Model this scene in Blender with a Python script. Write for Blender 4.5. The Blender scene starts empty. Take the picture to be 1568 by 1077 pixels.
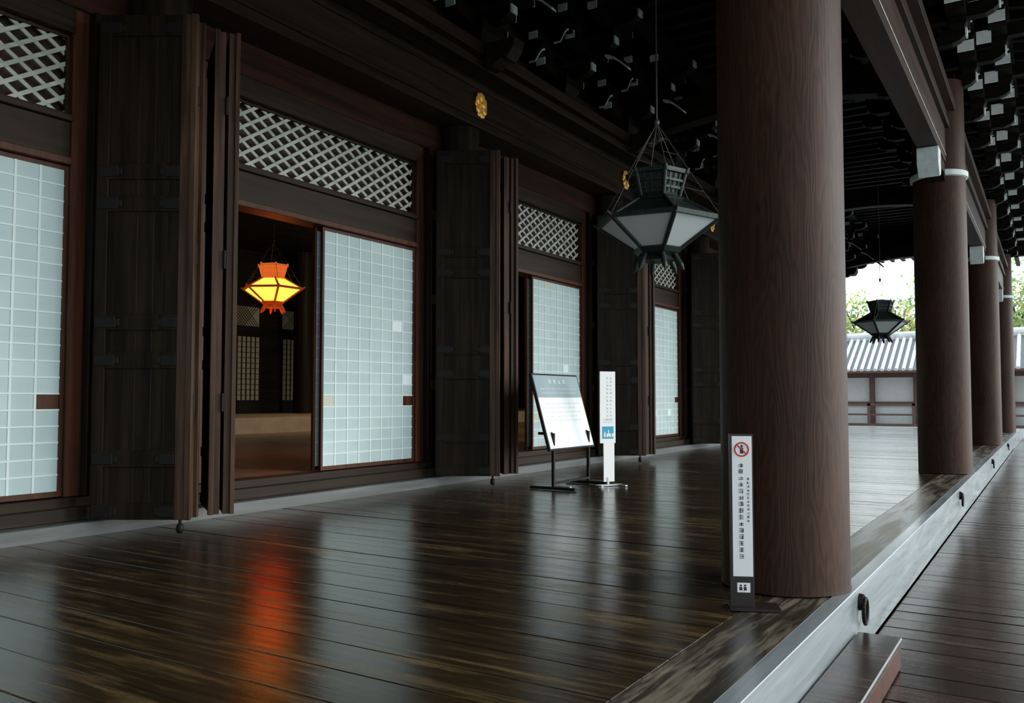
import bpy, math, random
from mathutils import Vector, Matrix
random.seed(7)
S=bpy.context.scene
try:
    S.view_settings.view_transform='Standard'
    S.view_settings.look='None'
except Exception as e: print(e)

# ---------------------------------------------------------------- materials
def newmat(name):
    m=bpy.data.materials.new(name); m.use_nodes=True
    return m,m.node_tree,m.node_tree.nodes['Principled BSDF']
def plain(name,col,rough=.6,metal=0,em=None,es=0,spec=.5,noise=0.0,nscale=8):
    m,t,b=newmat(name)
    b.inputs['Base Color'].default_value=(*col,1)
    b.inputs['Roughness'].default_value=rough
    b.inputs['Metallic'].default_value=metal
    b.inputs['Specular IOR Level'].default_value=spec
    if em:
        b.inputs['Emission Color'].default_value=(*em,1); b.inputs['Emission Strength'].default_value=es
    if noise>0:
        tc=t.nodes.new('ShaderNodeTexCoord'); n=t.nodes.new('ShaderNodeTexNoise')
        n.inputs['Scale'].default_value=nscale; n.inputs['Detail'].default_value=5
        t.links.new(tc.outputs['Object'],n.inputs['Vector'])
        r=t.nodes.new('ShaderNodeValToRGB')
        r.color_ramp.elements[0].position=.3; r.color_ramp.elements[1].position=.7
        r.color_ramp.elements[0].color=(*[c*(1-noise) for c in col],1)
        r.color_ramp.elements[1].color=(*[min(1,c*(1+noise)) for c in col],1)
        t.links.new(n.outputs['Fac'],r.inputs['Fac']); t.links.new(r.outputs['Color'],b.inputs['Base Color'])
    return m
def wood(name,c1,c2,axis='Z',rough=.5,gs=14,stretch=.06,dist=.6,spec=.2,bump=.15,rvar=.1,pos=(.35,.68)):
    m,t,b=newmat(name); N=t.nodes; L=t.links
    tc=N.new('ShaderNodeTexCoord'); mp=N.new('ShaderNodeMapping')
    sc=[gs,gs,gs]; sc['XYZ'.index(axis)]=gs*stretch
    mp.inputs['Scale'].default_value=sc
    L.new(tc.outputs['Object'],mp.inputs['Vector'])
    n=N.new('ShaderNodeTexNoise'); n.inputs['Scale'].default_value=1; n.inputs['Detail'].default_value=7
    n.inputs['Roughness'].default_value=.6; n.inputs['Distortion'].default_value=dist
    L.new(mp.outputs[0],n.inputs['Vector'])
    r=N.new('ShaderNodeValToRGB'); r.color_ramp.elements[0].position=pos[0]; r.color_ramp.elements[1].position=pos[1]
    r.color_ramp.elements[0].color=(*c1,1); r.color_ramp.elements[1].color=(*c2,1)
    L.new(n.outputs['Fac'],r.inputs['Fac']); L.new(r.outputs['Color'],b.inputs['Base Color'])
    mr=N.new('ShaderNodeMapRange'); mr.inputs['To Min'].default_value=rough-rvar; mr.inputs['To Max'].default_value=rough+rvar
    L.new(n.outputs['Fac'],mr.inputs['Value']); L.new(mr.outputs[0],b.inputs['Roughness'])
    b.inputs['Specular IOR Level'].default_value=spec
    bp=N.new('ShaderNodeBump'); bp.inputs['Strength'].default_value=bump; bp.inputs['Distance'].default_value=.01
    L.new(n.outputs['Fac'],bp.inputs['Height']); L.new(bp.outputs[0],b.inputs['Normal'])
    return m
def colwood(name):
    """old column: fine vertical grain, faint cathedral figure, patchy weathering"""
    m,t,b=newmat(name); N=t.nodes; L=t.links
    tc=N.new('ShaderNodeTexCoord'); mp=N.new('ShaderNodeMapping'); mp.inputs['Scale'].default_value=(5,5,.7)
    L.new(tc.outputs['Object'],mp.inputs['Vector'])
    n1=N.new('ShaderNodeTexNoise'); n1.inputs['Scale'].default_value=1.0; n1.inputs['Detail'].default_value=3
    L.new(mp.outputs[0],n1.inputs['Vector'])
    k=N.new('ShaderNodeMath'); k.operation='MULTIPLY'; k.inputs[1].default_value=38; L.new(n1.outputs['Fac'],k.inputs[0])
    fr=N.new('ShaderNodeMath'); fr.operation='PINGPONG'; fr.inputs[1].default_value=1; L.new(k.outputs[0],fr.inputs[0])
    mp2=N.new('ShaderNodeMapping'); mp2.inputs['Scale'].default_value=(60,60,2.2); L.new(tc.outputs['Object'],mp2.inputs['Vector'])
    n2=N.new('ShaderNodeTexNoise'); n2.inputs['Scale'].default_value=1; n2.inputs['Detail'].default_value=6; n2.inputs['Roughness'].default_value=.7
    L.new(mp2.outputs[0],n2.inputs['Vector'])
    mp3=N.new('ShaderNodeMapping'); mp3.inputs['Scale'].default_value=(3,3,.9); L.new(tc.outputs['Object'],mp3.inputs['Vector'])
    n3=N.new('ShaderNodeTexNoise'); n3.inputs['Scale'].default_value=1; n3.inputs['Detail'].default_value=4
    L.new(mp3.outputs[0],n3.inputs['Vector'])
    mx=N.new('ShaderNodeMixRGB'); mx.inputs['Fac'].default_value=.76; L.new(fr.outputs[0],mx.inputs[1]); L.new(n2.outputs['Fac'],mx.inputs[2])
    mx3=N.new('ShaderNodeMixRGB'); mx3.inputs['Fac'].default_value=.42; L.new(mx.outputs[0],mx3.inputs[1]); L.new(n3.outputs['Fac'],mx3.inputs[2])
    r=N.new('ShaderNodeValToRGB'); r.color_ramp.elements[0].position=.30; r.color_ramp.elements[1].position=.70
    r.color_ramp.elements[0].color=(.015,.0070,.0040,1); r.color_ramp.elements[1].color=(.070,.032,.0185,1)
    L.new(mx3.outputs[0],r.inputs['Fac']); L.new(r.outputs[0],b.inputs['Base Color'])
    b.inputs['Roughness'].default_value=.5; b.inputs['Specular IOR Level'].default_value=.14
    bp=N.new('ShaderNodeBump'); bp.inputs['Strength'].default_value=.35; bp.inputs['Distance'].default_value=.006
    L.new(mx.outputs[0],bp.inputs['Height']); L.new(bp.outputs[0],b.inputs['Normal'])
    return m
def floorwood(name,axis,bw,dark,mid,worn,rough,wornpos=(.55,.72),spec=.5,radd=.2):
    """plank material: grain along axis, every plank its own tone, worn yellowish streaks"""
    m,t,b=newmat(name); N=t.nodes; L=t.links
    tc=N.new('ShaderNodeTexCoord'); sp=N.new('ShaderNodeSeparateXYZ'); L.new(tc.outputs['Object'],sp.inputs[0])
    along='X' if axis=='X' else 'Y'; across='Y' if axis=='X' else 'X'
    dv=N.new('ShaderNodeMath'); dv.operation='DIVIDE'; dv.inputs[1].default_value=bw; L.new(sp.outputs[across],dv.inputs[0])
    fl=N.new('ShaderNodeMath'); fl.operation='FLOOR'; L.new(dv.outputs[0],fl.inputs[0])
    wn=N.new('ShaderNodeTexWhiteNoise'); wn.noise_dimensions='1D'; L.new(fl.outputs[0],wn.inputs['W'])
    a=N.new('ShaderNodeMath'); a.operation='MULTIPLY'; a.inputs[1].default_value=1.1; L.new(sp.outputs[along],a.inputs[0])
    c=N.new('ShaderNodeMath'); c.operation='MULTIPLY'; c.inputs[1].default_value=26; L.new(sp.outputs[across],c.inputs[0])
    z=N.new('ShaderNodeMath'); z.operation='MULTIPLY'; z.inputs[1].default_value=37; L.new(wn.outputs['Value'],z.inputs[0])
    cb=N.new('ShaderNodeCombineXYZ'); L.new(a.outputs[0],cb.inputs[0]); L.new(c.outputs[0],cb.inputs[1]); L.new(z.outputs[0],cb.inputs[2])
    n=N.new('ShaderNodeTexNoise'); n.inputs['Scale'].default_value=1; n.inputs['Detail'].default_value=8; n.inputs['Roughness'].default_value=.65; n.inputs['Distortion'].default_value=.5
    L.new(cb.outputs[0],n.inputs['Vector'])
    r=N.new('ShaderNodeValToRGB'); r.color_ramp.elements[0].position=.3; r.color_ramp.elements[1].position=.7
    r.color_ramp.elements[0].color=(*dark,1); r.color_ramp.elements[1].color=(*mid,1)
    L.new(n.outputs['Fac'],r.inputs['Fac'])
    n2=N.new('ShaderNodeTexNoise'); n2.inputs['Scale'].default_value=1; n2.inputs['Detail'].default_value=6; n2.inputs['Roughness'].default_value=.7
    cb2=N.new('ShaderNodeCombineXYZ')
    a2=N.new('ShaderNodeMath'); a2.operation='MULTIPLY'; a2.inputs[1].default_value=1.3; L.new(sp.outputs[along],a2.inputs[0])
    c2=N.new('ShaderNodeMath'); c2.operation='MULTIPLY'; c2.inputs[1].default_value=9; L.new(sp.outputs[across],c2.inputs[0])
    L.new(a2.outputs[0],cb2.inputs[0]); L.new(c2.outputs[0],cb2.inputs[1]); L.new(z.outputs[0],cb2.inputs[2]); L.new(cb2.outputs[0],n2.inputs['Vector'])
    mulw=N.new('ShaderNodeMath'); mulw.operation='MULTIPLY'; L.new(n2.outputs['Fac'],mulw.inputs[0])
    addw=N.new('ShaderNodeMath'); addw.operation='ADD'; addw.inputs[1].default_value=.5; L.new(n.outputs['Fac'],addw.inputs[0]); L.new(addw.outputs[0],mulw.inputs[1])
    r2=N.new('ShaderNodeValToRGB'); r2.color_ramp.elements[0].position=wornpos[0]; r2.color_ramp.elements[1].position=wornpos[1]
    r2.color_ramp.elements[0].color=(0,0,0,1); r2.color_ramp.elements[1].color=(1,1,1,1); L.new(mulw.outputs[0],r2.inputs['Fac'])
    mx=N.new('ShaderNodeMixRGB'); L.new(r2.outputs['Color'],mx.inputs['Fac']); L.new(r.outputs['Color'],mx.inputs[1]); mx.inputs[2].default_value=(*worn,1)
    mr=N.new('ShaderNodeMapRange'); mr.inputs['To Min'].default_value=.65; mr.inputs['To Max'].default_value=1.3; L.new(wn.outputs['Value'],mr.inputs['Value'])
    vm=N.new('ShaderNodeVectorMath'); vm.operation='SCALE'; L.new(mx.outputs[0],vm.inputs[0]); L.new(mr.outputs[0],vm.inputs['Scale'])
    L.new(vm.outputs[0],b.inputs['Base Color'])
    rr=N.new('ShaderNodeMapRange'); rr.inputs['To Min'].default_value=rough; rr.inputs['To Max'].default_value=rough+radd
    L.new(r2.outputs['Color'],rr.inputs['Value']); L.new(rr.outputs[0],b.inputs['Roughness'])
    b.inputs['Specular IOR Level'].default_value=spec
    bp=N.new('ShaderNodeBump'); bp.inputs['Strength'].default_value=.10; bp.inputs['Distance'].default_value=.01
    L.new(n.outputs['Fac'],bp.inputs['Height']); L.new(bp.outputs[0],b.inputs['Normal'])
    return m

M_floor=floorwood('veranda_boards','X',.26,(.013,.0078,.0036),(.044,.027,.012),(.125,.08,.032),.19,(.50,.72),spec=.42,radd=.12)
M_edge=floorwood('edge_board','Y',.4,(.022,.016,.010),(.075,.055,.036),(.27,.225,.16),.28,(.47,.62),spec=1.0,radd=.1)  # worn streaks, made paler and wider to paint in skylight from the side
M_low=floorwood('lower_boards','X',.22,(.018,.009,.006),(.045,.022,.014),(.075,.042,.026),.24,spec=.55,radd=.1)
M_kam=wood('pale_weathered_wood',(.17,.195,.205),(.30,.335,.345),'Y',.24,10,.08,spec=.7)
M_sill=wood('sill_wood',(.08,.086,.088),(.17,.18,.18),'Y',.42,10,.08,spec=.4)
M_col=colwood('column_wood')
M_dark=wood('dark_wood',(.0055,.0042,.003),(.017,.012,.008),'Y',.55,12,.06,spec=.12)
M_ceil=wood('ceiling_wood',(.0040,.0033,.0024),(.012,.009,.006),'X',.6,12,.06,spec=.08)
M_darkz=wood('dark_wood_upright',(.0085,.0058,.0036),(.026,.018,.0115),'Z',.5,14,.06,spec=.10,bump=.3)
M_darkx=wood('dark_wood_cross',(.006,.0045,.003),(.018,.013,.0085),'X',.55,12,.06,spec=.1)
M_stile=wood('brown_stile_wood',(.032,.017,.010),(.105,.058,.035),'Z',.45,16,.06,spec=.2)
M_jamb=wood('jamb_wood',(.042,.014,.0065),(.10,.035,.017),'Z',.45,16,.06,spec=.2)
M_red=wood('red_brown_wood',(.022,.0078,.0042),(.055,.020,.011),'Y',.5,10,.06,spec=.12)
M_tie=wood('tie_beam_wood',(.021,.0105,.0062),(.056,.028,.0175),'Y',.5,10,.06,spec=.15)
M_lint=wood('lintel_wood',(.015,.0098,.0062),(.042,.027,.017),'Y',.5,12,.05,spec=.15)
M_lat=wood('lattice_wood',(.40,.42,.38),(.62,.65,.59),'Y',.6,12,.2)
M_latback=plain('lattice_backing',(.06,.038,.025),.8,noise=.3)
P=[plain('paper_a',(.48,.615,.63),.75,noise=.05,nscale=3),plain('paper_b',(.51,.645,.655),.75,noise=.05,nscale=3),
   plain('paper_c',(.80,.91,.92),.75),plain('paper_d',(.46,.58,.59),.75),plain('paper_e',(.56,.60,.50),.75)]
M_kum=plain('kumiko',(.72,.83,.82),.7)
M_white=plain('white_paint',(.66,.74,.73),.6,noise=.12,nscale=12)
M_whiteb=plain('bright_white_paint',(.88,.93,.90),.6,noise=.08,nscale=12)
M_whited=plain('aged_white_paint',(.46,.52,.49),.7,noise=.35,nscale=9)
M_bronze=plain('patina_bronze',(.022,.034,.031),.5,.5,noise=.4,nscale=25)
M_iron=plain('dark_metal',(.016,.015,.014),.55,.3,spec=.2)
M_wire=plain('wire_metal',(.10,.10,.10),.5,.5)
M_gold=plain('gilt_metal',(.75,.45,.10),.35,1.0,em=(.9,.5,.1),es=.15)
M_glass=plain('frosted_panel',(.55,.60,.60),.5)
M_tat=plain('tatami',(.52,.37,.22),.7,noise=.15,nscale=3)
M_hall=wood('hall_floor_wood',(.17,.095,.055),(.33,.20,.12),'X',.3,6,.1,spec=.4)
M_tile=plain('roof_tile',(.60,.60,.585),.5,noise=.2,nscale=2)
M_tiled=plain('roof_tile_valley_shade',(.14,.14,.135),.6)  # dark tone paints in the shadow lines between the tile ribs
M_plaster=plain('white_plaster',(.58,.58,.56),.8,noise=.05)
M_gwood=plain('gallery_wood',(.085,.042,.032),.6,noise=.2)
M_grav=plain('gravel',(.33,.315,.29),.9,noise=.15,nscale=3)

# ---------------------------------------------------------------- mesh builder
class MB:
    def __init__(s): s.v=[];s.f=[];s.m=[];s.sm=[];s.M=Matrix.Identity(4)
    def add(s,vs,fs,m=0,smooth=False):
        o=len(s.v)
        s.v+= [tuple(s.M@Vector(p)) for p in vs]
        for f in fs: s.f.append([i+o for i in f]); s.m.append(m); s.sm.append(smooth)
    def box(s,x0,x1,y0,y1,z0,z1,m=0):
        if x0>x1:x0,x1=x1,x0
        if y0>y1:y0,y1=y1,y0
        s.add([(x0,y0,z0),(x1,y0,z0),(x1,y1,z0),(x0,y1,z0),(x0,y0,z1),(x1,y0,z1),(x1,y1,z1),(x0,y1,z1)],
              [(0,3,2,1),(4,5,6,7),(0,1,5,4),(1,2,6,5),(2,3,7,6),(3,0,4,7)],m)
    def cyl(s,p0,p1,r0,r1=None,n=12,m=0,smooth=True,caps=True):
        r1=r0 if r1 is None else r1
        p0=Vector(p0);p1=Vector(p1);d=(p1-p0).normalized()
        a=Vector((0,0,1)) if abs(d.z)<.9 else Vector((1,0,0))
        u=d.cross(a).normalized();w=d.cross(u)
        vs=[];
        for p,r in((p0,r0),(p1,r1)):
            for i in range(n):
                t=2*math.pi*i/n; vs.append(p+u*r*math.cos(t)+w*r*math.sin(t))
        s.add(vs,[(i,(i+1)%n,n+(i+1)%n,n+i) for i in range(n)],m,smooth)
        if caps: s.add(vs,[tuple(range(n)),tuple(range(n,2*n))],m)
    def ring(s,prof,n=6,m=0,rot=0,c=(0,0),smooth=False):
        vs=[]
        for r,z in prof:
            for i in range(n):
                t=2*math.pi*i/n+rot; vs.append((c[0]+r*math.cos(t),c[1]+r*math.sin(t),z))
        fs=[]
        for k in range(len(prof)-1):
            for i in range(n): fs.append((k*n+i,k*n+(i+1)%n,(k+1)*n+(i+1)%n,(k+1)*n+i))
        s.add(vs,fs,m,smooth)
    def prism(s,pts,w0,w1,axis,m=0):
        n=len(pts)
        if axis=='Y': vs=[(w0,a,z) for a,z in pts]+[(w1,a,z) for a,z in pts]
        else: vs=[(a,w0,z) for a,z in pts]+[(a,w1,z) for a,z in pts]
        s.add(vs,[tuple(range(n)),tuple(range(2*n-1,n-1,-1))]+[(i,(i+1)%n,n+(i+1)%n,n+i) for i in range(n)],m)
    def ball(s,c,rx,ry,rz,m=0,n=10):
        vs=[];
        for j in range(1,n//2+1-0):
            ph=math.pi*j/(n//2+1)
            for i in range(n):
                t=2*math.pi*i/n; vs.append((c[0]+rx*math.sin(ph)*math.cos(t),c[1]+ry*math.sin(ph)*math.sin(t),c[2]+rz*math.cos(ph)))
        k=n//2
        top=len(vs);vs.append((c[0],c[1],c[2]+rz));vs.append((c[0],c[1],c[2]-rz))
        fs=[(j*n+i,j*n+(i+1)%n,(j+1)*n+(i+1)%n,(j+1)*n+i) for j in range(k-1) for i in range(n)]
        fs+=[(top,(i+1)%n,i) for i in range(n)]+[(top+1,(k-1)*n+i,(k-1)*n+(i+1)%n) for i in range(n)]
        s.add(vs,fs,m,True)
    def mesh(s,name,mats):
        me=bpy.data.meshes.new(name); me.from_pydata(s.v,[],s.f)
        for m in mats: me.materials.append(m)
        for i,p in enumerate(me.polygons): p.material_index=s.m[i]; p.use_smooth=s.sm[i]
        me.update(); 
        import bmesh
        bm=bmesh.new(); bm.from_mesh(me); bmesh.ops.recalc_face_normals(bm,faces=bm.faces); bm.to_mesh(me); bm.free()
        return me
    def obj(s,name,mats,bevel=0,loc=(0,0,0),rz=0,parent=None):
        o=bpy.data.objects.new(name,s.mesh(name,mats)); S.collection.objects.link(o)
        o.location=loc;o.rotation_euler=(0,0,rz)
        if parent: o.parent=parent
        if bevel:
            b=o.modifiers.new('bevel','BEVEL'); b.width=bevel; b.segments=1; b.limit_method='ANGLE'
        return o
def inst(name,me,loc=(0,0,0),rz=0,sc=1,parent=None,bevel=0):
    o=bpy.data.objects.new(name,me); S.collection.objects.link(o); o.location=loc; o.rotation_euler=(0,0,rz); o.scale=(sc,)*3
    if parent:o.parent=parent
    if bevel:
        b=o.modifiers.new('bevel','BEVEL'); b.width=bevel; b.segments=1; b.limit_method='ANGLE'
    return o

YB=-24.0; YE=32.0
PIL=[4.15+4.1*k for k in range(-6,7)]     # wall pillars
COLX=-1.234; COLR=.33
COLY=[4.69-8.2*3,4.69-8.2*2,4.69-8.2,4.69,12.89,21.09,29.29]

# ---------------------------------------------------------------- floors
b=MB(); bw=.26; i=math.floor(YB/bw)
while i*bw<YE:
    y0=i*bw+.0025; y1=(i+1)*bw-.0025; dz=random.uniform(-.0025,0); dz2=random.uniform(-.0025,0)
    x0=-5.95 if y0<29.2 else -30; x1=-1.262
    b.add([(x0,y0,-.05),(x1,y0,-.05),(x1,y1,-.05),(x0,y1,-.05),(x0,y0,dz),(x1,y0,dz),(x1,y1,dz2),(x0,y1,dz2)],
          [(0,3,2,1),(4,5,6,7),(0,1,5,4),(1,2,6,5),(2,3,7,6),(3,0,4,7)],0)
    i+=1
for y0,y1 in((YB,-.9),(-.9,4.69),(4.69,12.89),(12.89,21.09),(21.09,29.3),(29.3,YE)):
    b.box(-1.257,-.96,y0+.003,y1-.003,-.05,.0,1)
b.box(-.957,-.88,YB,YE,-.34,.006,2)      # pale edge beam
b.box(-6.3,-.957,YB,YE,-.12,-.055,3)
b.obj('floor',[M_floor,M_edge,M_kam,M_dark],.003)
b=MB(); bw=.22; i=math.floor(YB/bw)
while i*bw<YE+2:
    y0=i*bw+.003; y1=(i+1)*bw-.003; dz=random.uniform(-.003,0); dz2=random.uniform(-.003,0)
    b.add([(-.875,y0,-.41),(1.5,y0,-.41),(1.5,y1,-.41),(-.875,y1,-.41),(-.875,y0,-.35+dz),(1.5,y0,-.35+dz),(1.5,y1,-.35+dz2),(-.875,y1,-.35+dz2)],
          [(0,3,2,1),(4,5,6,7),(0,1,5,4),(1,2,6,5),(2,3,7,6),(3,0,4,7)],0)
    i+=1
b.box(-.875,1.5,YB,YE+2,-.5,-.415,1)
b.obj('floor_lower',[M_low,M_dark],.003)
b=MB(); b.box(-.872,-.66,.4,4.70,-.23,-.2,0); b.box(-.69,-.665,.42,4.68,-.345,-.23,1); b.box(-.872,-.69,4.64,4.67,-.345,-.23,1);b.box(-.872,-.69,.45,.48,-.345,-.23,1)
b.obj('wooden_step',[M_low,M_jamb],.006)
for k,yy in enumerate((4.80,10.6,16.6,22.6)):
    b=MB(); b.cyl((-.879,yy,-.07),(-.855,yy,-.07),.045,.04,16)
    n=20
    for j in range(n):
        t0=2*math.pi*j/n;t1=2*math.pi*(j+1)/n
        b.cyl((-.85,yy+.05*math.sin(t0),-.115+.065*math.cos(t0)),(-.85,yy+.05*math.sin(t1),-.115+.065*math.cos(t1)),.011,n=6,caps=False)
    b.obj('iron_ring_pull',[M_iron])

# ---------------------------------------------------------------- great columns
def column(y):
    b=MB(); n=64
    b.ring([(COLR+.004,.008),(COLR,.03),(COLR,3.0),(COLR-.005,5.3)],n,0,c=(0,0),smooth=True)
    b.add([(COLR*math.cos(2*math.pi*i/n),COLR*math.sin(2*math.pi*i/n),.008) for i in range(n)],[tuple(range(n))],0)
    if y>6: b.ring([(COLR,3.98),(COLR+.03,3.99),(COLR+.03,4.06),(COLR,4.07)],n,1,smooth=False)
    return b.obj('wooden_column',[M_col,M_white],loc=(COLX,y,0),rz=y)
for y in COLY: column(y)

b=MB(); 
b.box(COLX-.12,COLX+.12,YB,29.3,4.15,4.62,0)
b.box(COLX-.16,COLX+.17,YB,29.3,4.62,4.70,2)
b.box(COLX-.12,COLX+.14,YB,29.3,4.70,4.86,0)
b.box(COLX-.2,COLX+.24,YB,29.3,4.86,4.98,0)
b.box(COLX+.121,COLX+.128,YB,29.3,4.25,4.262,1)
b.obj('trim_tie_beam',[M_tie,M_whited,M_lint],.01)
for y in COLY[4:]:
    b=MB()
    prof=[(-1.25,4.14),(-1.25,3.95),(-1.12,3.80),(-.9,3.86),(-.72,3.98),(-.45,4.0),(-.32,3.9),(-.32,4.14)]
    b.prism(prof,-.11,.11,'Y',0)
    b.prism([(-1.262,4.145),(-1.262,3.945),(-1.125,3.79),(-1.0,3.84),(-1.0,4.145)],-.125,.125,'Y',1)
    b.obj('column_corbel',[M_darkz,M_white],.006,loc=(COLX,y,0))

# ---------------------------------------------------------------- brackets
def arm(b,cx,cy,z,h,axis,w=.07,ht=.17,full=False):
    prof=[(-h,ht),(-h,.08),(-h+.05,.035),(-h+.14,0),(h-.14,0),(h-.05,.035),(h,.08),(h,ht)]
    zl=.03 if full else .075
    if axis=='Y':
        b.prism([(cy+a,z+q) for a,q in prof],cx-w,cx+w,'Y',0)
        for sgn in(-1,1): b.box(cx-w+.004,cx+w-.004,cy+sgn*h,cy+sgn*(h+.02),z+zl,z+ht-.002,1)
    else:
        b.prism([(cx+a,z+q) for a,q in prof],cy-w,cy+w,'X',0)
        for sgn in(-1,1): b.box(cx+sgn*h,cx+sgn*(h+.02),cy-w+.004,cy+w-.004,z+zl,z+ht-.002,1)
def masu(b,cx,cy,z,s=.1):
    b.add([(cx-s*.7,cy-s*.7,z),(cx+s*.7,cy-s*.7,z),(cx+s*.7,cy+s*.7,z),(cx-s*.7,cy+s*.7,z),
           (cx-s,cy-s,z+s*.6),(cx+s,cy-s,z+s*.6),(cx+s,cy+s,z+s*.6),(cx-s,cy+s,z+s*.6)],
          [(0,3,2,1),(0,1,5,4),(1,2,6,5),(2,3,7,6),(3,0,4,7)],0)
    b.box(cx-s,cx+s,cy-s,cy+s,z+s*.6,z+s*1.2,0)
def nose(b,cx,cy,z,dx,dy,L=.5):
    pts=[]
    for i in range(9):
        t=i/8; pts.append((t*L, z+.10*math.sin(t*3.6)-.16*t))
    old=b.M.copy()
    ang=math.atan2(dy,dx)
    b.M=Matrix.Translation((cx,cy,0))@Matrix.Rotation(ang,4,'Z')
    up=[(a,q+.13*(1-.75*(a/L))) for a,q in pts]
    b.prism(pts+up[::-1],-.045,.045,'X',0)
    th=[(a,q-.028) for a,q in pts]
    b.prism(th[3:]+pts[3:][::-1],-.05,.05,'X',1)
    b.M=old
def bracket_mesh(side,mats,noses=True,full=False):
    b=MB(); w=.10 if full else .07
    masu(b,0,0,0,.2)
    z=.22
    arm(b,0,0,z,.55,'Y'); arm(b,0,0,z,.5,'X')
    for q in(-.45,0,.45): masu(b,0,q,z+.17)
    masu(b,side*.42,0,z+.17)
    z=.51
    arm(b,0,0,z,.75,'Y'); arm(b,side*.42,0,z,.5,'Y',w,full=full); arm(b,side*.3,0,z,.55,'X')
    for q in(-.4,0,.4): masu(b,side*.42,q,z+.17)
    masu(b,side*.78,0,z+.17)
    z=.8
    arm(b,side*.42,0,z,.7,'Y',w,full=full); arm(b,side*.78,0,z,.55,'Y',w,full=full); arm(b,side*.45,0,z,.75,'X')
    for q in(-.45,0,.45): masu(b,side*.78,q,z+.17)
    if full:
        for q in(-.25,.25): arm(b,side*.62,q,.62,.1,'Y',.09,.2,full=True)
    if noses:
        nose(b,side*.5,0,.42,side,0,.55)
        nose(b,side*.1,-.55,.40,0,-1,.4)
        nose(b,side*.42,-.5,.62,0,-1,.35)
    return b.mesh('bracket_complex',mats)
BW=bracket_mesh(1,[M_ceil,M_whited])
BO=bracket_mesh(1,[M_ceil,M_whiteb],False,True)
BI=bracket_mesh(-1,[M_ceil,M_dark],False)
for y in PIL: 
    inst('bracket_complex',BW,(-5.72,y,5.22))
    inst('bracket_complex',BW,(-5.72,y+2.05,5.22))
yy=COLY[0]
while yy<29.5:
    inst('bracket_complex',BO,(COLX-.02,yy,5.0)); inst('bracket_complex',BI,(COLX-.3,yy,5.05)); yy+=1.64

# ---------------------------------------------------------------- ceiling
b=MB()
b.box(-6.6,-1.0,YB,30.2,6.45,6.5,0)
b.add([(-1.0,YB,6.5),(3.6,YB,5.75),(3.6,YE+3,5.75),(-1.0,YE+3,6.5),(-1.0,YB,6.56),(3.6,YB,5.81),(3.6,YE+3,5.81),(-1.0,YE+3,6.56)],
      [(0,3,2,1),(4,5,6,7),(0,1,5,4),(1,2,6,5),(2,3,7,6),(3,0,4,7)],0)
yy=YB+.1
while yy<30:
    b.box(-6.6,-1.0,yy-.05,yy+.05,6.35,6.45,0)
    b.add([(-1.0,yy-.05,6.36),(3.5,yy-.05,5.63),(3.5,yy+.05,5.63),(-1.0,yy+.05,6.36),(-1.0,yy-.05,6.5),(3.5,yy-.05,5.76),(3.5,yy+.05,5.76),(-1.0,yy+.05,6.5)],
      [(0,3,2,1),(4,5,6,7),(0,1,5,4),(1,2,6,5),(2,3,7,6),(3,0,4,7)],0)
    b.box(3.5,3.51,yy-.045,yy+.045,5.64,5.75,1)
    yy+=.42
b.box(-.62,-.36,YB,30,6.05,6.3,0); b.box(-4.9,-4.66,YB,30,6.25,6.35,0); b.box(-2.3,-2.06,YB,30,6.15,6.35,0)
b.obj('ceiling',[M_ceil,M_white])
for y in COLY:
    b=MB(); n=14
    low=[(-5.66+ (4.1*i/n), 5.25+.22*math.sin(math.pi*i/n)) for i in range(n+1)]
    up=[(a,z+.42) for a,z in low]
    b.prism(low+up[::-1],y-.14,y+.14,'X',0)
    b.obj('trim_cross_beam',[M_darkx],.01)
b=MB(); b.box(-6.5,-1.0,29.6,29.9,5.7,6.4,0); b.box(-1.0,3.4,29.6,29.9,5.3,5.62,0)
yy=-6.3
while yy<3.3:
    b.box(yy,yy+.12,29.5,32.0,5.75 if yy<-1 else 5.3,5.85 if yy<-1 else 5.4,1); yy+=.34
b.box(-30,3.5,29.9,32.1,5.855,5.9,0)
b.obj('trim_end_beam',[M_dark,M_red],.01)

# ---------------------------------------------------------------- wall
b=MB()
Y0,Y1=YB,29.0
b.box(-6.14,-5.955,Y0,Y1,-.05,.10,0)
b.box(-6.34,-6.14,Y0,Y1,-.05,.27,1)
b.box(-6.14,-6.08,Y0,Y1,.101,.2,1)
b.obj('trim_threshold',[M_sill,M_lint],.006)
LT=3.74; LB=3.12; ST=2.735
b=MB()
for c in PIL:
    b.box(-6.32,-6.14,c-.5,min(c+.5,29),.275,3.94,0)
    b.box(-6.14,-6.06,c-.5,c-.44,.275,3.94,0); b.box(-6.14,-6.06,c+.1,c+.16,.275,3.94,0)
    for z in(1.1,2.1,3.1): b.box(-6.14,-6.09,c-.44,c+.1,z,z+.12,0)
b.box(-6.32,-6.12,Y0,Y1,3.94,4.25,1)
b.box(-6.25,-5.72,Y0,Y1,4.25,4.78,2)
b.box(-6.25,-5.69,Y0,Y1,4.34,4.38,2); b.box(-6.25,-5.69,Y0,Y1,4.70,4.74,2)
b.box(-6.25,-5.88,Y0,Y1,4.78,4.92,3)
b.box(-6.25,-5.60,Y0,Y1,4.92,5.0,2)
b.box(-6.25,-5.66,Y0,Y1,5.0,5.06,2)
b.box(-6.25,-5.55,Y0,Y1,5.06,5.2,2)
b.box(-6.32,-6.05,Y0,Y1,5.2,6.4,3)
for z in(5.5,5.85): b.box(-6.05,-5.98,Y0,Y1,z,z+.1,2)
b.obj('wall_left',[M_darkz,M_red,M_lint,M_dark],.006)
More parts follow.
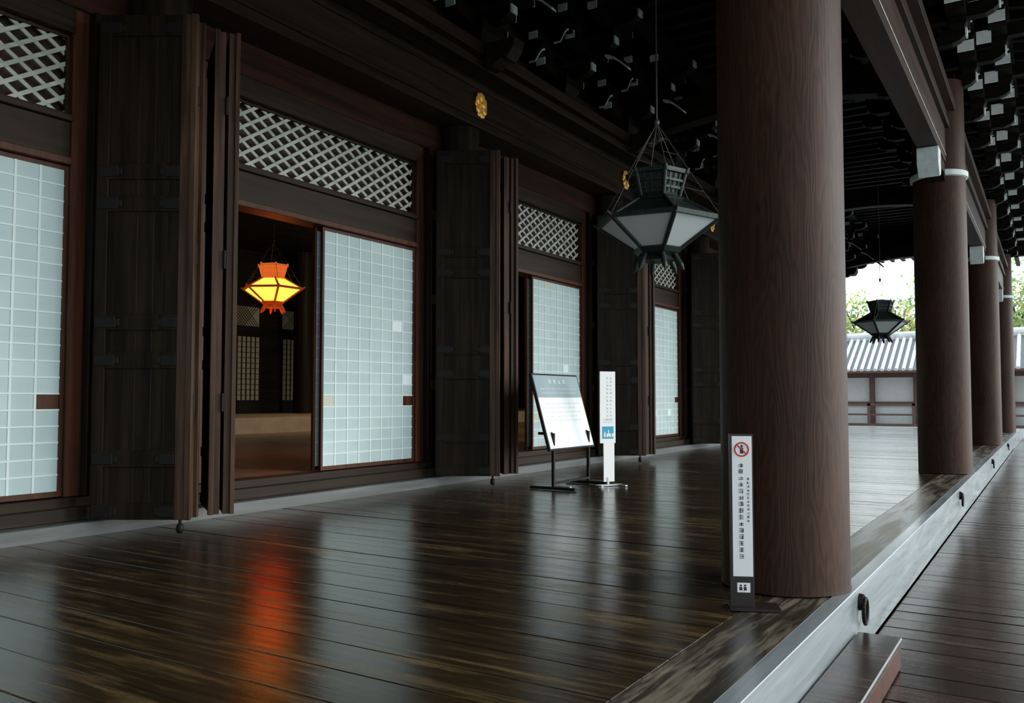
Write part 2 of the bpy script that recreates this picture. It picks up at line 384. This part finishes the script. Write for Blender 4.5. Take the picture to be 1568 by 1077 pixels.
for c in PIL:
    b=MB(); b.ring([(.24,.105),(.24,4.24)],40,0,smooth=True)
    b.add([(.24*math.cos(2*math.pi*i/40),.24*math.sin(2*math.pi*i/40),.105) for i in range(40)],[tuple(range(40))])
    b.obj('wall_pillar',[M_darkz],loc=(-5.99,c,0))
    b=MB()
    b.prism([(-5.54,5.19),(-5.54,4.90),(-5.44,4.90),(-5.32,4.98),(-5.25,4.96),(-5.15,5.08),(-5.13,5.19)],c-.11,c+.11,'X',0)
    b.obj('pillar_corbel',[M_darkz],.006)
for k,c in enumerate(PIL[:-1]):
    ya=c+.5; yb=PIL[k+1]-.5
    b=MB()
    b.box(-6.34,-6.14,ya,ya+.12,.275,3.94,0); b.box(-6.34,-6.14,yb-.12,yb,.275,3.94,0)
    b.box(-6.34,-6.12,ya+.12,yb-.12,ST+.005,ST+.06,0)
    b.box(-6.32,-6.16,ya+.12,yb-.12,ST+.06,LB-.05,1)
    b.box(-6.34,-6.12,ya+.12,yb-.12,LB-.05,LB,1)
    b.box(-6.34,-6.12,ya+.12,yb-.12,LT,3.938,1)
    b.obj('door_frame',[M_jamb,M_lint],.005)
    b=MB(); y0=ya+.12; y1=yb-.12; z0=LB+.002; z1=LT-.002
    b.box(-6.31,-6.30,y0+.005,y1-.005,z0,z1,1)
    W=y1-y0; H=z1-z0; px=.2; pz=.125; sl=pz/px
    def bar(sgn):
        n=int(W/px)+int(H/pz)+4
        for i in range(-int(H/pz)-3,n):
            yb0=y0+i*px
            def zy(zz): return yb0+(zz-z0)/sl if sgn>0 else yb0-(zz-z0)/sl
            ys,ye=zy(z0),zy(z1)
            lo,hi=(ys,ye) if ys<ye else (ye,ys)
            if hi<=y0 or lo>=y1: continue
            def clipy(yv,zv):
                yc=min(max(yv,y0),y1)
                return yc, zv+(yc-yv)*sl*(1 if sgn>0 else -1)
            p=clipy(ys,z0); q=clipy(ye,z1)
            if abs(p[0]-q[0])<.02: continue
            b_=.018
            xx=-6.20 if sgn>0 else -6.216
            b.add([(xx,p[0],p[1]-b_),(xx,q[0],q[1]-b_),(xx,q[0],q[1]+b_),(xx,p[0],p[1]+b_),
                   (xx-.014,p[0],p[1]-b_),(xx-.014,q[0],q[1]-b_),(xx-.014,q[0],q[1]+b_),(xx-.014,p[0],p[1]+b_)],
                  [(0,1,2,3),(7,6,5,4),(0,4,5,1),(1,5,6,2),(2,6,7,3),(3,7,4,0)],0)
    bar(1); bar(-1)
    for f in((y0+.003,y0+.03),(y1-.03,y1-.003)): b.box(-6.22,-6.19,f[0],f[1],z0+.003,z1-.003,2)
    b.box(-6.22,-6.19,y0+.03,y1-.03,z0+.003,z0+.025,2); b.box(-6.22,-6.19,y0+.03,y1-.03,z1-.025,z1-.003,2)
    b.obj('lattice_transom',[M_lat,M_latback,M_lint])

def shoji(y0,x,seed,back=False):
    rnd=random.Random(seed); W=1.47; z0=.28; z1=ST; b=MB()
    f=.028
    b.box(x-.03,x,y0,y0+f,z0,z1,0); b.box(x-.03,x,y0+W-f,y0+W,z0,z1,0)
    b.box(x-.03,x,y0+f,y0+W-f,z0,z0+.04,0); b.box(x-.03,x,y0+f,y0+W-f,z1-.03,z1,0)
    nx,nz=8,20; cw=(W-2*f)/nx; ch=(z1-.03-z0-.04)/nz
    for i in range(nx):
        for j in range(nz):
            ya=y0+f+i*cw; za=z0+.04+j*ch
            r=rnd.random(); m=1 if r<.55 else 2 if r<.965 else 3 if r<.975 else 4 if r<.995 else 5
            if i==nx-1 and j==5: m=6
            xx=x-.012
            b.add([(xx,ya,za),(xx,ya+cw,za),(xx,ya+cw,za+ch),(xx,ya,za+ch)],[(0,1,2,3)],m)
    for i in range(1,nx): 
        yc=y0+f+i*cw; b.box(x-.012,x-.006,yc-.009,yc+.009,z0+.04,z1-.03,7)
    for j in range(1,nz):
        zc=z0+.04+j*ch; b.box(x-.012,x-.005,y0+f,y0+W-f,zc-.006,zc+.006,7)
    b.box(x-.03,x-.02,y0+f,y0+W-f,z0+.04,z1-.03,2)
    return b.obj('shoji_screen',[M_jamb]+P+[M_jamb,M_kum])
for k,c in enumerate(PIL[:-1]):
    yb=PIL[k+1]-.62
    shoji(yb-1.47,-6.17,k*3+1)
    if k<6: shoji(yb-1.47-1.44,-6.21,k*3+2)
    else: shoji(yb-1.47-.03,-6.25,k*3+2)

def door_mesh(sgn):
    b=MB(); L=.70; z0=.12; z1=3.86
    for q,(o) in enumerate((0,sgn*.095)):
        t0=o-.03; t1=o+.03
        b.box(0,.085,t0,t1,z0,z1,0); b.box(L-.085,L,t0-.006,t1+.006,z0,z1,1)
        b.box(.085,L-.085,o-.010,o+.010,z0,z1,0)
        for z in(.12,.5,1.22,1.5,2.38,2.62,3.70):
            b.box(.085,L-.085,t0+.002,t1-.002,z,z+.12 if z<3.65 else z1,0)
            for s in(-1,1):
                yy=o+s*.03
                b.box(.01,.16,yy,yy+s*.008,z+.02,z+.10,2); b.box(L-.2,L-.088,yy,yy+s*.008,z+.02,z+.10,2)
                b.box(.16,.19,yy,yy+s*.007,z+.035,z+.085,2); b.box(L-.23,L-.2,yy,yy+s*.007,z+.035,z+.085,2)
        for x in(.3,.42,.52): b.box(x-.003,x+.003,o-.0125,o+.0125,.2,z1-.1,2)
    b.box(L-.01,L+.035,-.05+min(0,sgn*.095),-.012+min(0,sgn*.095),z0,z1,1)
    b.box(L-.01,L+.03,.012+max(0,sgn*.095),.045+max(0,sgn*.095),z0,z1,1)
    for z in(.9,2.0,3.2): b.cyl((L+.012,sgn*.05,z),(L+.012,sgn*.05,z+.14),.014,n=8,m=2)
    if sgn>0:
        b.ball((L-.05,0,.055),.03,.03,.04,3); b.cyl((L-.05,0,.09),(L-.05,0,.125),.012,n=8,m=3)
    return b.mesh('folding_door',[M_darkz,M_stile,M_iron,M_iron])
DA=door_mesh(1); DB=door_mesh(-1); a32=math.radians(32)
for c in PIL[:-1]:
    inst('folding_door',DA,(-5.93,c-.53,0),a32,bevel=.004)
    inst('folding_door',DB,(-5.93,c+.57,0),-a32,bevel=.004)

b=MB()
b.ball((.02,0,0),.03,.045,.05,0)
for i in range(6):
    t=math.pi*2*i/6+math.pi/6
    b.ball((.0,.075*math.cos(t),.10*math.sin(t)),.018,.045,.055,0)
for i in range(6):
    t=math.pi*2*i/6
    b.ball((-.005,.095*math.cos(t),.125*math.sin(t)),.012,.028,.035,0)
OR=b.mesh('gilt_ornament',[M_gold])
for c in PIL: inst('gilt_ornament',OR,(-5.668,c,4.50))

# ---------------------------------------------------------------- hanging lanterns
def lantern_mesh(frame,panel,crown,lit):
    b=MB()
    R=.54; rot=math.radians(8)
    hexp=lambda r,zz,i:(r*math.cos(rot+i*math.pi/3),r*math.sin(rot+i*math.pi/3),zz)
    b.ring([(.20,-.235),(R*.97,-.01)],6,1,rot); b.ring([(R*.97,.01),(.21,.19)],6,1 if lit else 0,rot)
    b.ring([(R*.96,-.018),(R*1.03,-.02),(R*1.05,.018),(R*.96,.02),(R*.96,-.018)],6,0,rot)
    for i in range(6):
        b.cyl(hexp(.2,-.235,i),hexp(R,-.0,i),.02,.022,6,0); b.cyl(hexp(R,0,i),hexp(.21,.195,i),.02,.018,6,0)
        p=Vector(hexp(R,0,i)); q=Vector(hexp(R*1.10,.03,i)); b.cyl(p,q,.022,.010,6,0)
        b.cyl(hexp(.14,-.27,i),hexp(.2,-.38,i),.022,.026,6,0); b.cyl(hexp(.2,-.38,i),hexp(.225,-.43,i),.026,.010,6,0)
        b.cyl(hexp(.19,.2,i),hexp(.25,.42,i),.018,.02,6,2); b.cyl(hexp(.255,.41,i),hexp(.275,.455,i),.026,.014,6,2)
    b.ring([(.21,-.225),(.225,-.24),(.19,-.275),(.13,-.30),(.16,-.34),(.0,-.34)],6,0,rot)
    b.ring([(.24,.175),(.25,.19),(.2,.215),(.19,.24)],6,2,rot)
    b.ring([(.185,.22),(.235,.40),(.265,.405),(.27,.44),(.235,.445),(.06,.475),(0,.48)],6,2,rot)
    for zz,r in((.28,.207),(.34,.227)): b.ring([(r,zz-.01),(r+.012,zz-.01),(r+.012,zz+.01),(r,zz+.01)],6,2,rot)
    for i in range(6):
        for t in(.25,.5,.75):
            p=Vector(hexp(.2,.24,i)).lerp(Vector(hexp(.2,.24,i+1)),t); q=Vector(hexp(.245,.40,i)).lerp(Vector(hexp(.245,.40,i+1)),t)
            b.cyl(p,q,.006,n=4,m=2)
    for i in range(6):
        b.cyl(hexp(.27,.45,i),(0,0,.88),.004,n=4,m=3,caps=False)
        b.cyl(hexp(R,.02,i),(0,0,.88),.0035,n=4,m=3,caps=False)
        for t in(.25,.45,.65,.82):
            p=Vector(hexp(R,.02,i)).lerp(Vector((0,0,.88)),t); q=Vector(hexp(R,.02,i+1)).lerp(Vector((0,0,.88)),t)
            b.cyl(p,q,.0018,n=3,m=3,caps=False)
    b.ball((0,0,.89),.025,.025,.03,3)
    b.cyl((0,0,.9),(0,0,3.3 if not lit else 3.6),.007,n=6,m=3)
    return b.mesh('hanging_lantern',[frame,panel,crown,M_wire])
M_lampY=plain('lit_lantern_paper',(.8,.6,.05),.5,em=(1,.78,.08),es=1.5)
M_lampF=plain('lit_lantern_frame',(.35,.08,.02),.5,em=(1,.13,.01),es=.16)
M_lampC=plain('lit_lantern_crown',(.6,.14,.03),.5,em=(1,.21,.035),es=.48)
LM=lantern_mesh(M_bronze,M_glass,M_bronze,False)
inst('hanging_lantern',LM,(-3.1,7.45,2.66),0,1.08); inst('hanging_lantern',LM,(-3.1,19.9,2.66),.3,1.05)
LH=lantern_mesh(M_lampF,M_lampY,M_lampC,True)
inst('hall_lantern',LH,(-8.5,7.6,2.42),.35,.72); 
for yy in(-.5,15.8,24.0): inst('hall_lantern',LH,(-8.5,yy,2.42),.35,.72)
def lamp(n,loc,e,col,r=.15):
    l=bpy.data.lights.new(n,'POINT'); l.energy=e;l.color=col;l.shadow_soft_size=r
    o=bpy.data.objects.new(n,l);S.collection.objects.link(o);o.location=loc
lamp('hall_lantern_light',(-8.5,7.6,1.9),8,(1,.05,.012),.2)
lamp('hall_fill_light',(-12.5,15.5,3.9),190,(1,.80,.60),.6)  # added fill to brighten the hall interior, no fixture belongs to it

# ---------------------------------------------------------------- hall interior
b=MB()
b.box(-14,-6.34,YB,29,.0,.27,0)
b.box(-18,-14,YB,29,.0,.60,1)
b.obj('floor_hall',[M_hall,M_tat])
b=MB()
b.box(-18.3,-18.2,YB,29,.3,5,0)
b.box(-18.3,-6.33,28.95,29.1,0,5.0,0); b.box(-18.3,-6.33,YB-.1,YB,0,5.0,0)
b.obj('wall_hall',[M_dark])
b=MB(); b.box(-18.3,-6.33,YB,29.1,5.0,5.1,0); b.obj('ceiling_hall',[M_dark])
M_bp=plain('backlit_paper',(.26,.245,.17),.8,em=(.75,.68,.42),es=.02)  # slight emission stands in for daylight coming through from behind
yy=-6.9
while yy<27:
    b=MB(); w=.76
    for o in(0,w+.02):
        y0=yy+o
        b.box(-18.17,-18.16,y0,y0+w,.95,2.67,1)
        b.box(-18.17,-18.12,y0,y0+w,.605,.95,0)
        for i in range(6): b.box(-18.16,-18.13,y0+i*w/5-.008,y0+i*w/5+.008,.95,2.67,0)
        for i in range(13): b.box(-18.16,-18.14,y0,y0+w,.95+i*.143-.006,.95+i*.143+.006,0)
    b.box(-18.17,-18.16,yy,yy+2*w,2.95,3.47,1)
    for i in range(18):
        for s in(-1,1):
            ya=yy+i*.09; yb_=ya+s*.5
            if yb_>yy+2*w or yb_<yy: continue
            b.add([(-18.15,ya-.012,2.95),(-18.15,ya+.012,2.95),(-18.15,yb_+.012,3.47),(-18.15,yb_-.012,3.47)],[(0,1,2,3)],0)
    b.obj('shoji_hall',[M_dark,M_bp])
    yy+=2.35
for yy in(0.4,8.6,16.55,20.8): 
    b=MB(); b.ring([(.25,.61),(.25,5.0)],32,0,smooth=True); b.obj('hall_pillar',[M_darkz],loc=(-15.0 if yy!=16.55 else -17.3,yy,0))

# ---------------------------------------------------------------- signs
M_ink=plain('ink',(.02,.02,.02),.6); M_sheet=plain('sign_white',(.92,.94,.94),.4); M_signred=plain('sign_red',(.65,.04,.03),.5)
M_blue=plain('sign_blue',(.02,.35,.55),.5); M_alu=plain('brushed_aluminium',(.45,.47,.48),.35,.8); M_brown=plain('sign_brown_frame',(.018,.011,.009),.4)
M_hdr=plain('board_header_blue',(.30,.40,.44),.3,noise=.15,nscale=2); M_mid=plain('board_panel_pale',(.92,.96,.97),.22)
def glyph(b,x,z,s,y,m,rnd):
    for k in range(rnd.randint(2,3)):
        q=z+s*(.15+.3*k); b.box(x+s*.1,x+s*.9,y-.0012,y,q,q+s*.1,m)
    for k in range(rnd.randint(1,3)):
        q=x+s*rnd.uniform(.15,.8); b.box(q,q+s*.1,y-.0012,y,z+s*rnd.uniform(0,.3),z+s*rnd.uniform(.6,.95),m)
rnd=random.Random(3)
b=MB()
b.box(-.055,.055,0,.035,.012,.83,0)
b.box(-.043,.049,-.003,0,.155,.82,1)
n=24
for j in range(n):
    t0=2*math.pi*j/n;t1=2*math.pi*(j+1)/n
    b.cyl((.003+.032*math.cos(t0),-.005,.757+.032*math.sin(t0)),(.003+.032*math.cos(t1),-.005,.757+.032*math.sin(t1)),.0035,n=4,m=2,caps=False)
b.cyl((.003-.022,-.005,.779),(.003+.022,-.005,.735),.003,n=4,m=2)
b.ball((.003,-.004,.772),.006,.002,.006,3); b.box(-.004,.010,-.005,-.003,.737,.765,3)
for i in range(15): glyph(b,-.016,.67-i*.031,.027,-.003,3,rnd)
for i in range(12): glyph(b,.024,.61-i*.018,.014,-.003,3,rnd)
b.box(-.025,.035,-.003,0,.08,.125,1); 
for q in(-.012,.008): b.ball((q+.004,-.004,.113),.005,.002,.005,3); b.box(q-.002,q+.01,-.005,-.003,.09,.106,3)
b.box(-.06,.17,-.05,.10,0.003,.014,0)
b.obj('notice_sign',[M_brown,M_sheet,M_signred,M_ink],.002,loc=(-1.26,4.03,0),rz=math.radians(24))

b=MB(); Wd=1.06; t=math.radians(16)
b.M=Matrix.Translation((0,0,.43))@Matrix.Rotation(-t,4,'X')
b.box(0,Wd,-.012,.02,0,.88,0)
b.box(.02,Wd-.02,-.015,-.012,.02,.86,1)
b.box(.02,Wd-.02,-.016,-.015,.60,.86,2)
for i in range(4): glyph(b,.33+i*.11,.76,.06,-.016,3,rnd)
for r_ in range(2):
    for i in range(20): glyph(b,.12+i*.041,.69-r_*.045,.026,-.016,3,rnd)
for r_ in range(5):
    for i in range(22-3*(r_%2)): glyph(b,.10+i*.038,.52-r_*.05,.022,-.015,4,rnd)
b.M=Matrix.Identity(4)
for x in(.10,Wd-.13):
    b.box(x,x+.03,.0,.03,.02,.62,0)
    b.box(x-.01,x+.04,-.26,.30,.004,.035,0)
    b.box(x-.005,x+.035,-.2,.0,.036,.05,5)
    b.box(x,x+.03,.03,.20,.60,.63,0)
b.box(.13,Wd-.13,.0,.03,.06,.085,0)
b.obj('information_board',[M_iron,M_mid,M_hdr,M_sheet,plain('soft_grey_ink',(.6,.65,.68),.6),M_alu],.002,loc=(-4.6,8.0,0),rz=math.radians(90))

b=MB()
b.box(-.10,.10,-.006,.006,.49,1.31,0)
b.box(-.055,.085,-.004,.008,.05,.49,0)
b.box(-.075,.075,-.0075,-.006,.54,.68,2)
b.box(-.05,-.035,-.009,-.0075,.57,.62,0); b.box(0,.012,-.009,-.0075,.57,.64,0)
for i in range(4): b.box(-.055+i*.035,-.032+i*.035,-.009,-.0075,.56,.60,0)
for r_ in range(2):
    for i in range(12): glyph(b,-.02+r_*.045,1.22-i*.043,.028,-.006,3,rnd)
for r_ in range(2): 
    for i in range(5): glyph(b,-.06+i*.026,.72+r_*.03,.018,-.006,3,rnd)
b.box(-.17,.17,-.02,.02,.004,.022,1); b.box(-.17,-.14,-.15,.15,.004,.02,1); b.box(.14,.17,-.15,.15,.004,.02,1)
b.box(-.012,.012,-.01,.01,.02,.1,1)
b.obj('banner_sign',[M_sheet,M_alu,M_blue,plain('banner_ink',(.35,.45,.5),.6)],loc=(-4.30,8.82,0),rz=math.radians(56))

# ---------------------------------------------------------------- outside
b=MB(); b.box(-90,60,-60,120,-1.7,-1.6,0); b.obj('ground',[M_grav])
b=MB(); b.box(-30,1.4,YB,YE,-1.6,-.6,0); b.obj('foundation',[M_grav])
b=MB(); GX0,GX1=-34,14
b.box(GX0,GX1,51.2,56,-1.6,-.55,2)
b.box(GX0,GX1,52.6,52.8,-.55,2.5,2)
x=GX0
while x<GX1:
    b.box(x-.13,x+.13,52.3,52.59,-.54,2.5,3); b.box(x-.08,x+.08,51.25,51.4,-.54,.72,3); x+=2.3
b.box(GX0,GX1,52.35,52.58,2.2,2.5,3); b.box(GX0,GX1,52.4,52.58,.62,.82,3)
b.box(GX0,GX1,51.25,51.4,.60,.72,3); b.box(GX0,GX1,51.28,51.37,.05,.15,3); b.box(GX0,GX1,51.2,51.45,-.54,-.4,3)
ey,ez,ry,rz_=50.7,2.55,54.2,4.55
b.add([(GX0,ey,ez),(GX1,ey,ez),(GX1,ry,rz_),(GX0,ry,rz_)],[(0,1,2,3)],1)
b.add([(GX0,ey,ez-.12),(GX1,ey,ez-.12),(GX1,ey,ez),(GX0,ey,ez)],[(0,1,2,3)],3)
b.add([(GX0,ry,rz_),(GX1,ry,rz_),(GX1,57.5,2.6),(GX0,57.5,2.6)],[(0,1,2,3)],1)
b.add([(GX0,ey,ez-.12),(GX1,ey,ez-.12),(GX1,52.6,2.5),(GX0,52.6,2.5)],[(0,1,2,3)],3)
x=GX0+.2
while x<GX1:
    b.cyl((x,ey-.03,ez+.03),(x,ry,rz_+.03),.10,n=10,m=0); x+=.36
b.cyl((GX0,ry,rz_+.15),(GX1,ry,rz_+.15),.22,n=12,m=0); b.box(GX0,GX1,ry-.15,ry+.15,rz_-.1,rz_+.15,0)
b.obj('gallery_building',[M_tile,M_tiled,M_plaster,M_gwood])
LMATS=[plain('leaf_a',(.36,.48,.18),.6),plain('leaf_b',(.66,.62,.24),.6),plain('leaf_c',(.78,.48,.18),.6),plain('leaf_d',(.16,.28,.13),.6)]
M_bark=plain('bark',(.06,.05,.04),.8,noise=.3)
for m in LMATS:
    t=m.node_tree; bs=t.nodes['Principled BSDF']; out=t.nodes['Material Output']; bs.inputs['Specular IOR Level'].default_value=.3
    tr=t.nodes.new('ShaderNodeBsdfTranslucent'); tr.inputs['Color'].default_value=bs.inputs['Base Color'].default_value
    ms=t.nodes.new('ShaderNodeMixShader'); ms.inputs[0].default_value=.5
    t.links.new(bs.outputs[0],ms.inputs[1]); t.links.new(tr.outputs[0],ms.inputs[2]); t.links.new(ms.outputs[0],out.inputs['Surface'])
def tree_mesh(seed,H,autumn):
    r=random.Random(seed); b=MB()
    b.cyl((0,0,0),(.2,.1,H*.45),.32,.2,10,4)
    tips=[]
    for i in range(15):
        a=r.uniform(0,6.28); h0=H*r.uniform(.28,.5); rad=r.uniform(1.0,3.6); h1=H*r.uniform(.45,.98)
        p=Vector((.15,.08,h0)); q=Vector((rad*math.cos(a),rad*math.sin(a),h1)); mid=(p+q)/2+Vector((0,0,-.3))
        b.cyl(p,mid,.13,.08,6,4); b.cyl(mid,q,.08,.03,6,4); tips+= [q,mid]
        for j in range(2):
            q2=mid+Vector((r.uniform(-1.7,1.7),r.uniform(-1.7,1.7),r.uniform(.2,1.6))); b.cyl(mid,q2,.05,.02,5,4); tips.append(q2)
    for t in tips:
        for j in range(82):
            d=Vector((r.gauss(0,1),r.gauss(0,1),r.gauss(0,.6)))*.72
            c=t+d; s=r.uniform(.10,.2)
            u=Vector((r.uniform(-1,1),r.uniform(-1,1),r.uniform(-1,1))).normalized(); w=u.orthogonal().normalized()
            m=r.choices([0,1,2,3],[.28,.40,.20,.12] if autumn else [.5,.22,.02,.26])[0]
            b.add([c-u*s,c-w*s*.6,c+u*s,c+w*s*.6],[(0,1,2,3)],m)
    return b.mesh('tree',LMATS+[M_bark])
T1=tree_mesh(1,10,True);T2=tree_mesh(2,11,False)
for i,(x,y,k,sc) in enumerate([(-22,64,1,1.1),(-16.5,64,0,1),(-12.8,64,1,.9),(-9.4,64,0,1.05),(-5,64,1,1.0),(-1,64,1,1.1),(3.5,64,1,1.1),(8,66,0,1),(-6,75,1,1.1)]):
    inst('tree',T1 if k==0 else T2,(x,y,-1.6),i*1.3,sc)

# ---------------------------------------------------------------- light
w=bpy.data.worlds.new('sky'); S.world=w; w.use_nodes=True; nt=w.node_tree
bg=nt.nodes['Background']; tc=nt.nodes.new('ShaderNodeTexCoord'); sp=nt.nodes.new('ShaderNodeSeparateXYZ')
nt.links.new(tc.outputs['Generated'],sp.inputs[0])
rp=nt.nodes.new('ShaderNodeValToRGB'); rp.color_ramp.elements[0].position=.0; rp.color_ramp.elements[0].color=(.92,.98,.98,1)
rp.color_ramp.elements[1].position=.7; rp.color_ramp.elements[1].color=(.66,.84,1,1)
nt.links.new(sp.outputs['Z'],rp.inputs['Fac']); nt.links.new(rp.outputs['Color'],bg.inputs['Color'])
mr=nt.nodes.new('ShaderNodeMapRange'); mr.inputs['From Min'].default_value=-1; mr.inputs['From Max'].default_value=.6
mr.inputs['To Min'].default_value=1.1; mr.inputs['To Max'].default_value=3.7
nt.links.new(sp.outputs['Y'],mr.inputs['Value']); nt.links.new(mr.outputs[0],bg.inputs['Strength'])
l=bpy.data.lights.new('soft_sun','SUN'); l.energy=2.4; l.angle=math.radians(45); l.color=(1,.94,.84)
o=bpy.data.objects.new('soft_sun',l); S.collection.objects.link(o)
d=Vector((-.85,-.42,-.38)); o.rotation_euler=d.to_track_quat('-Z','Y').to_euler(); o.location=(10,10,10)

# ---------------------------------------------------------------- camera
f=1300/1568*36
c=bpy.data.cameras.new('camera'); c.lens=f; c.sensor_width=36; c.sensor_fit='HORIZONTAL'; c.shift_y=.0083; c.clip_end=500
o=bpy.data.objects.new('camera',c); S.collection.objects.link(o); o.location=(0,0,1.0)
o.rotation_euler=(math.radians(90+2.6),0,math.radians(32.4)); S.camera=o
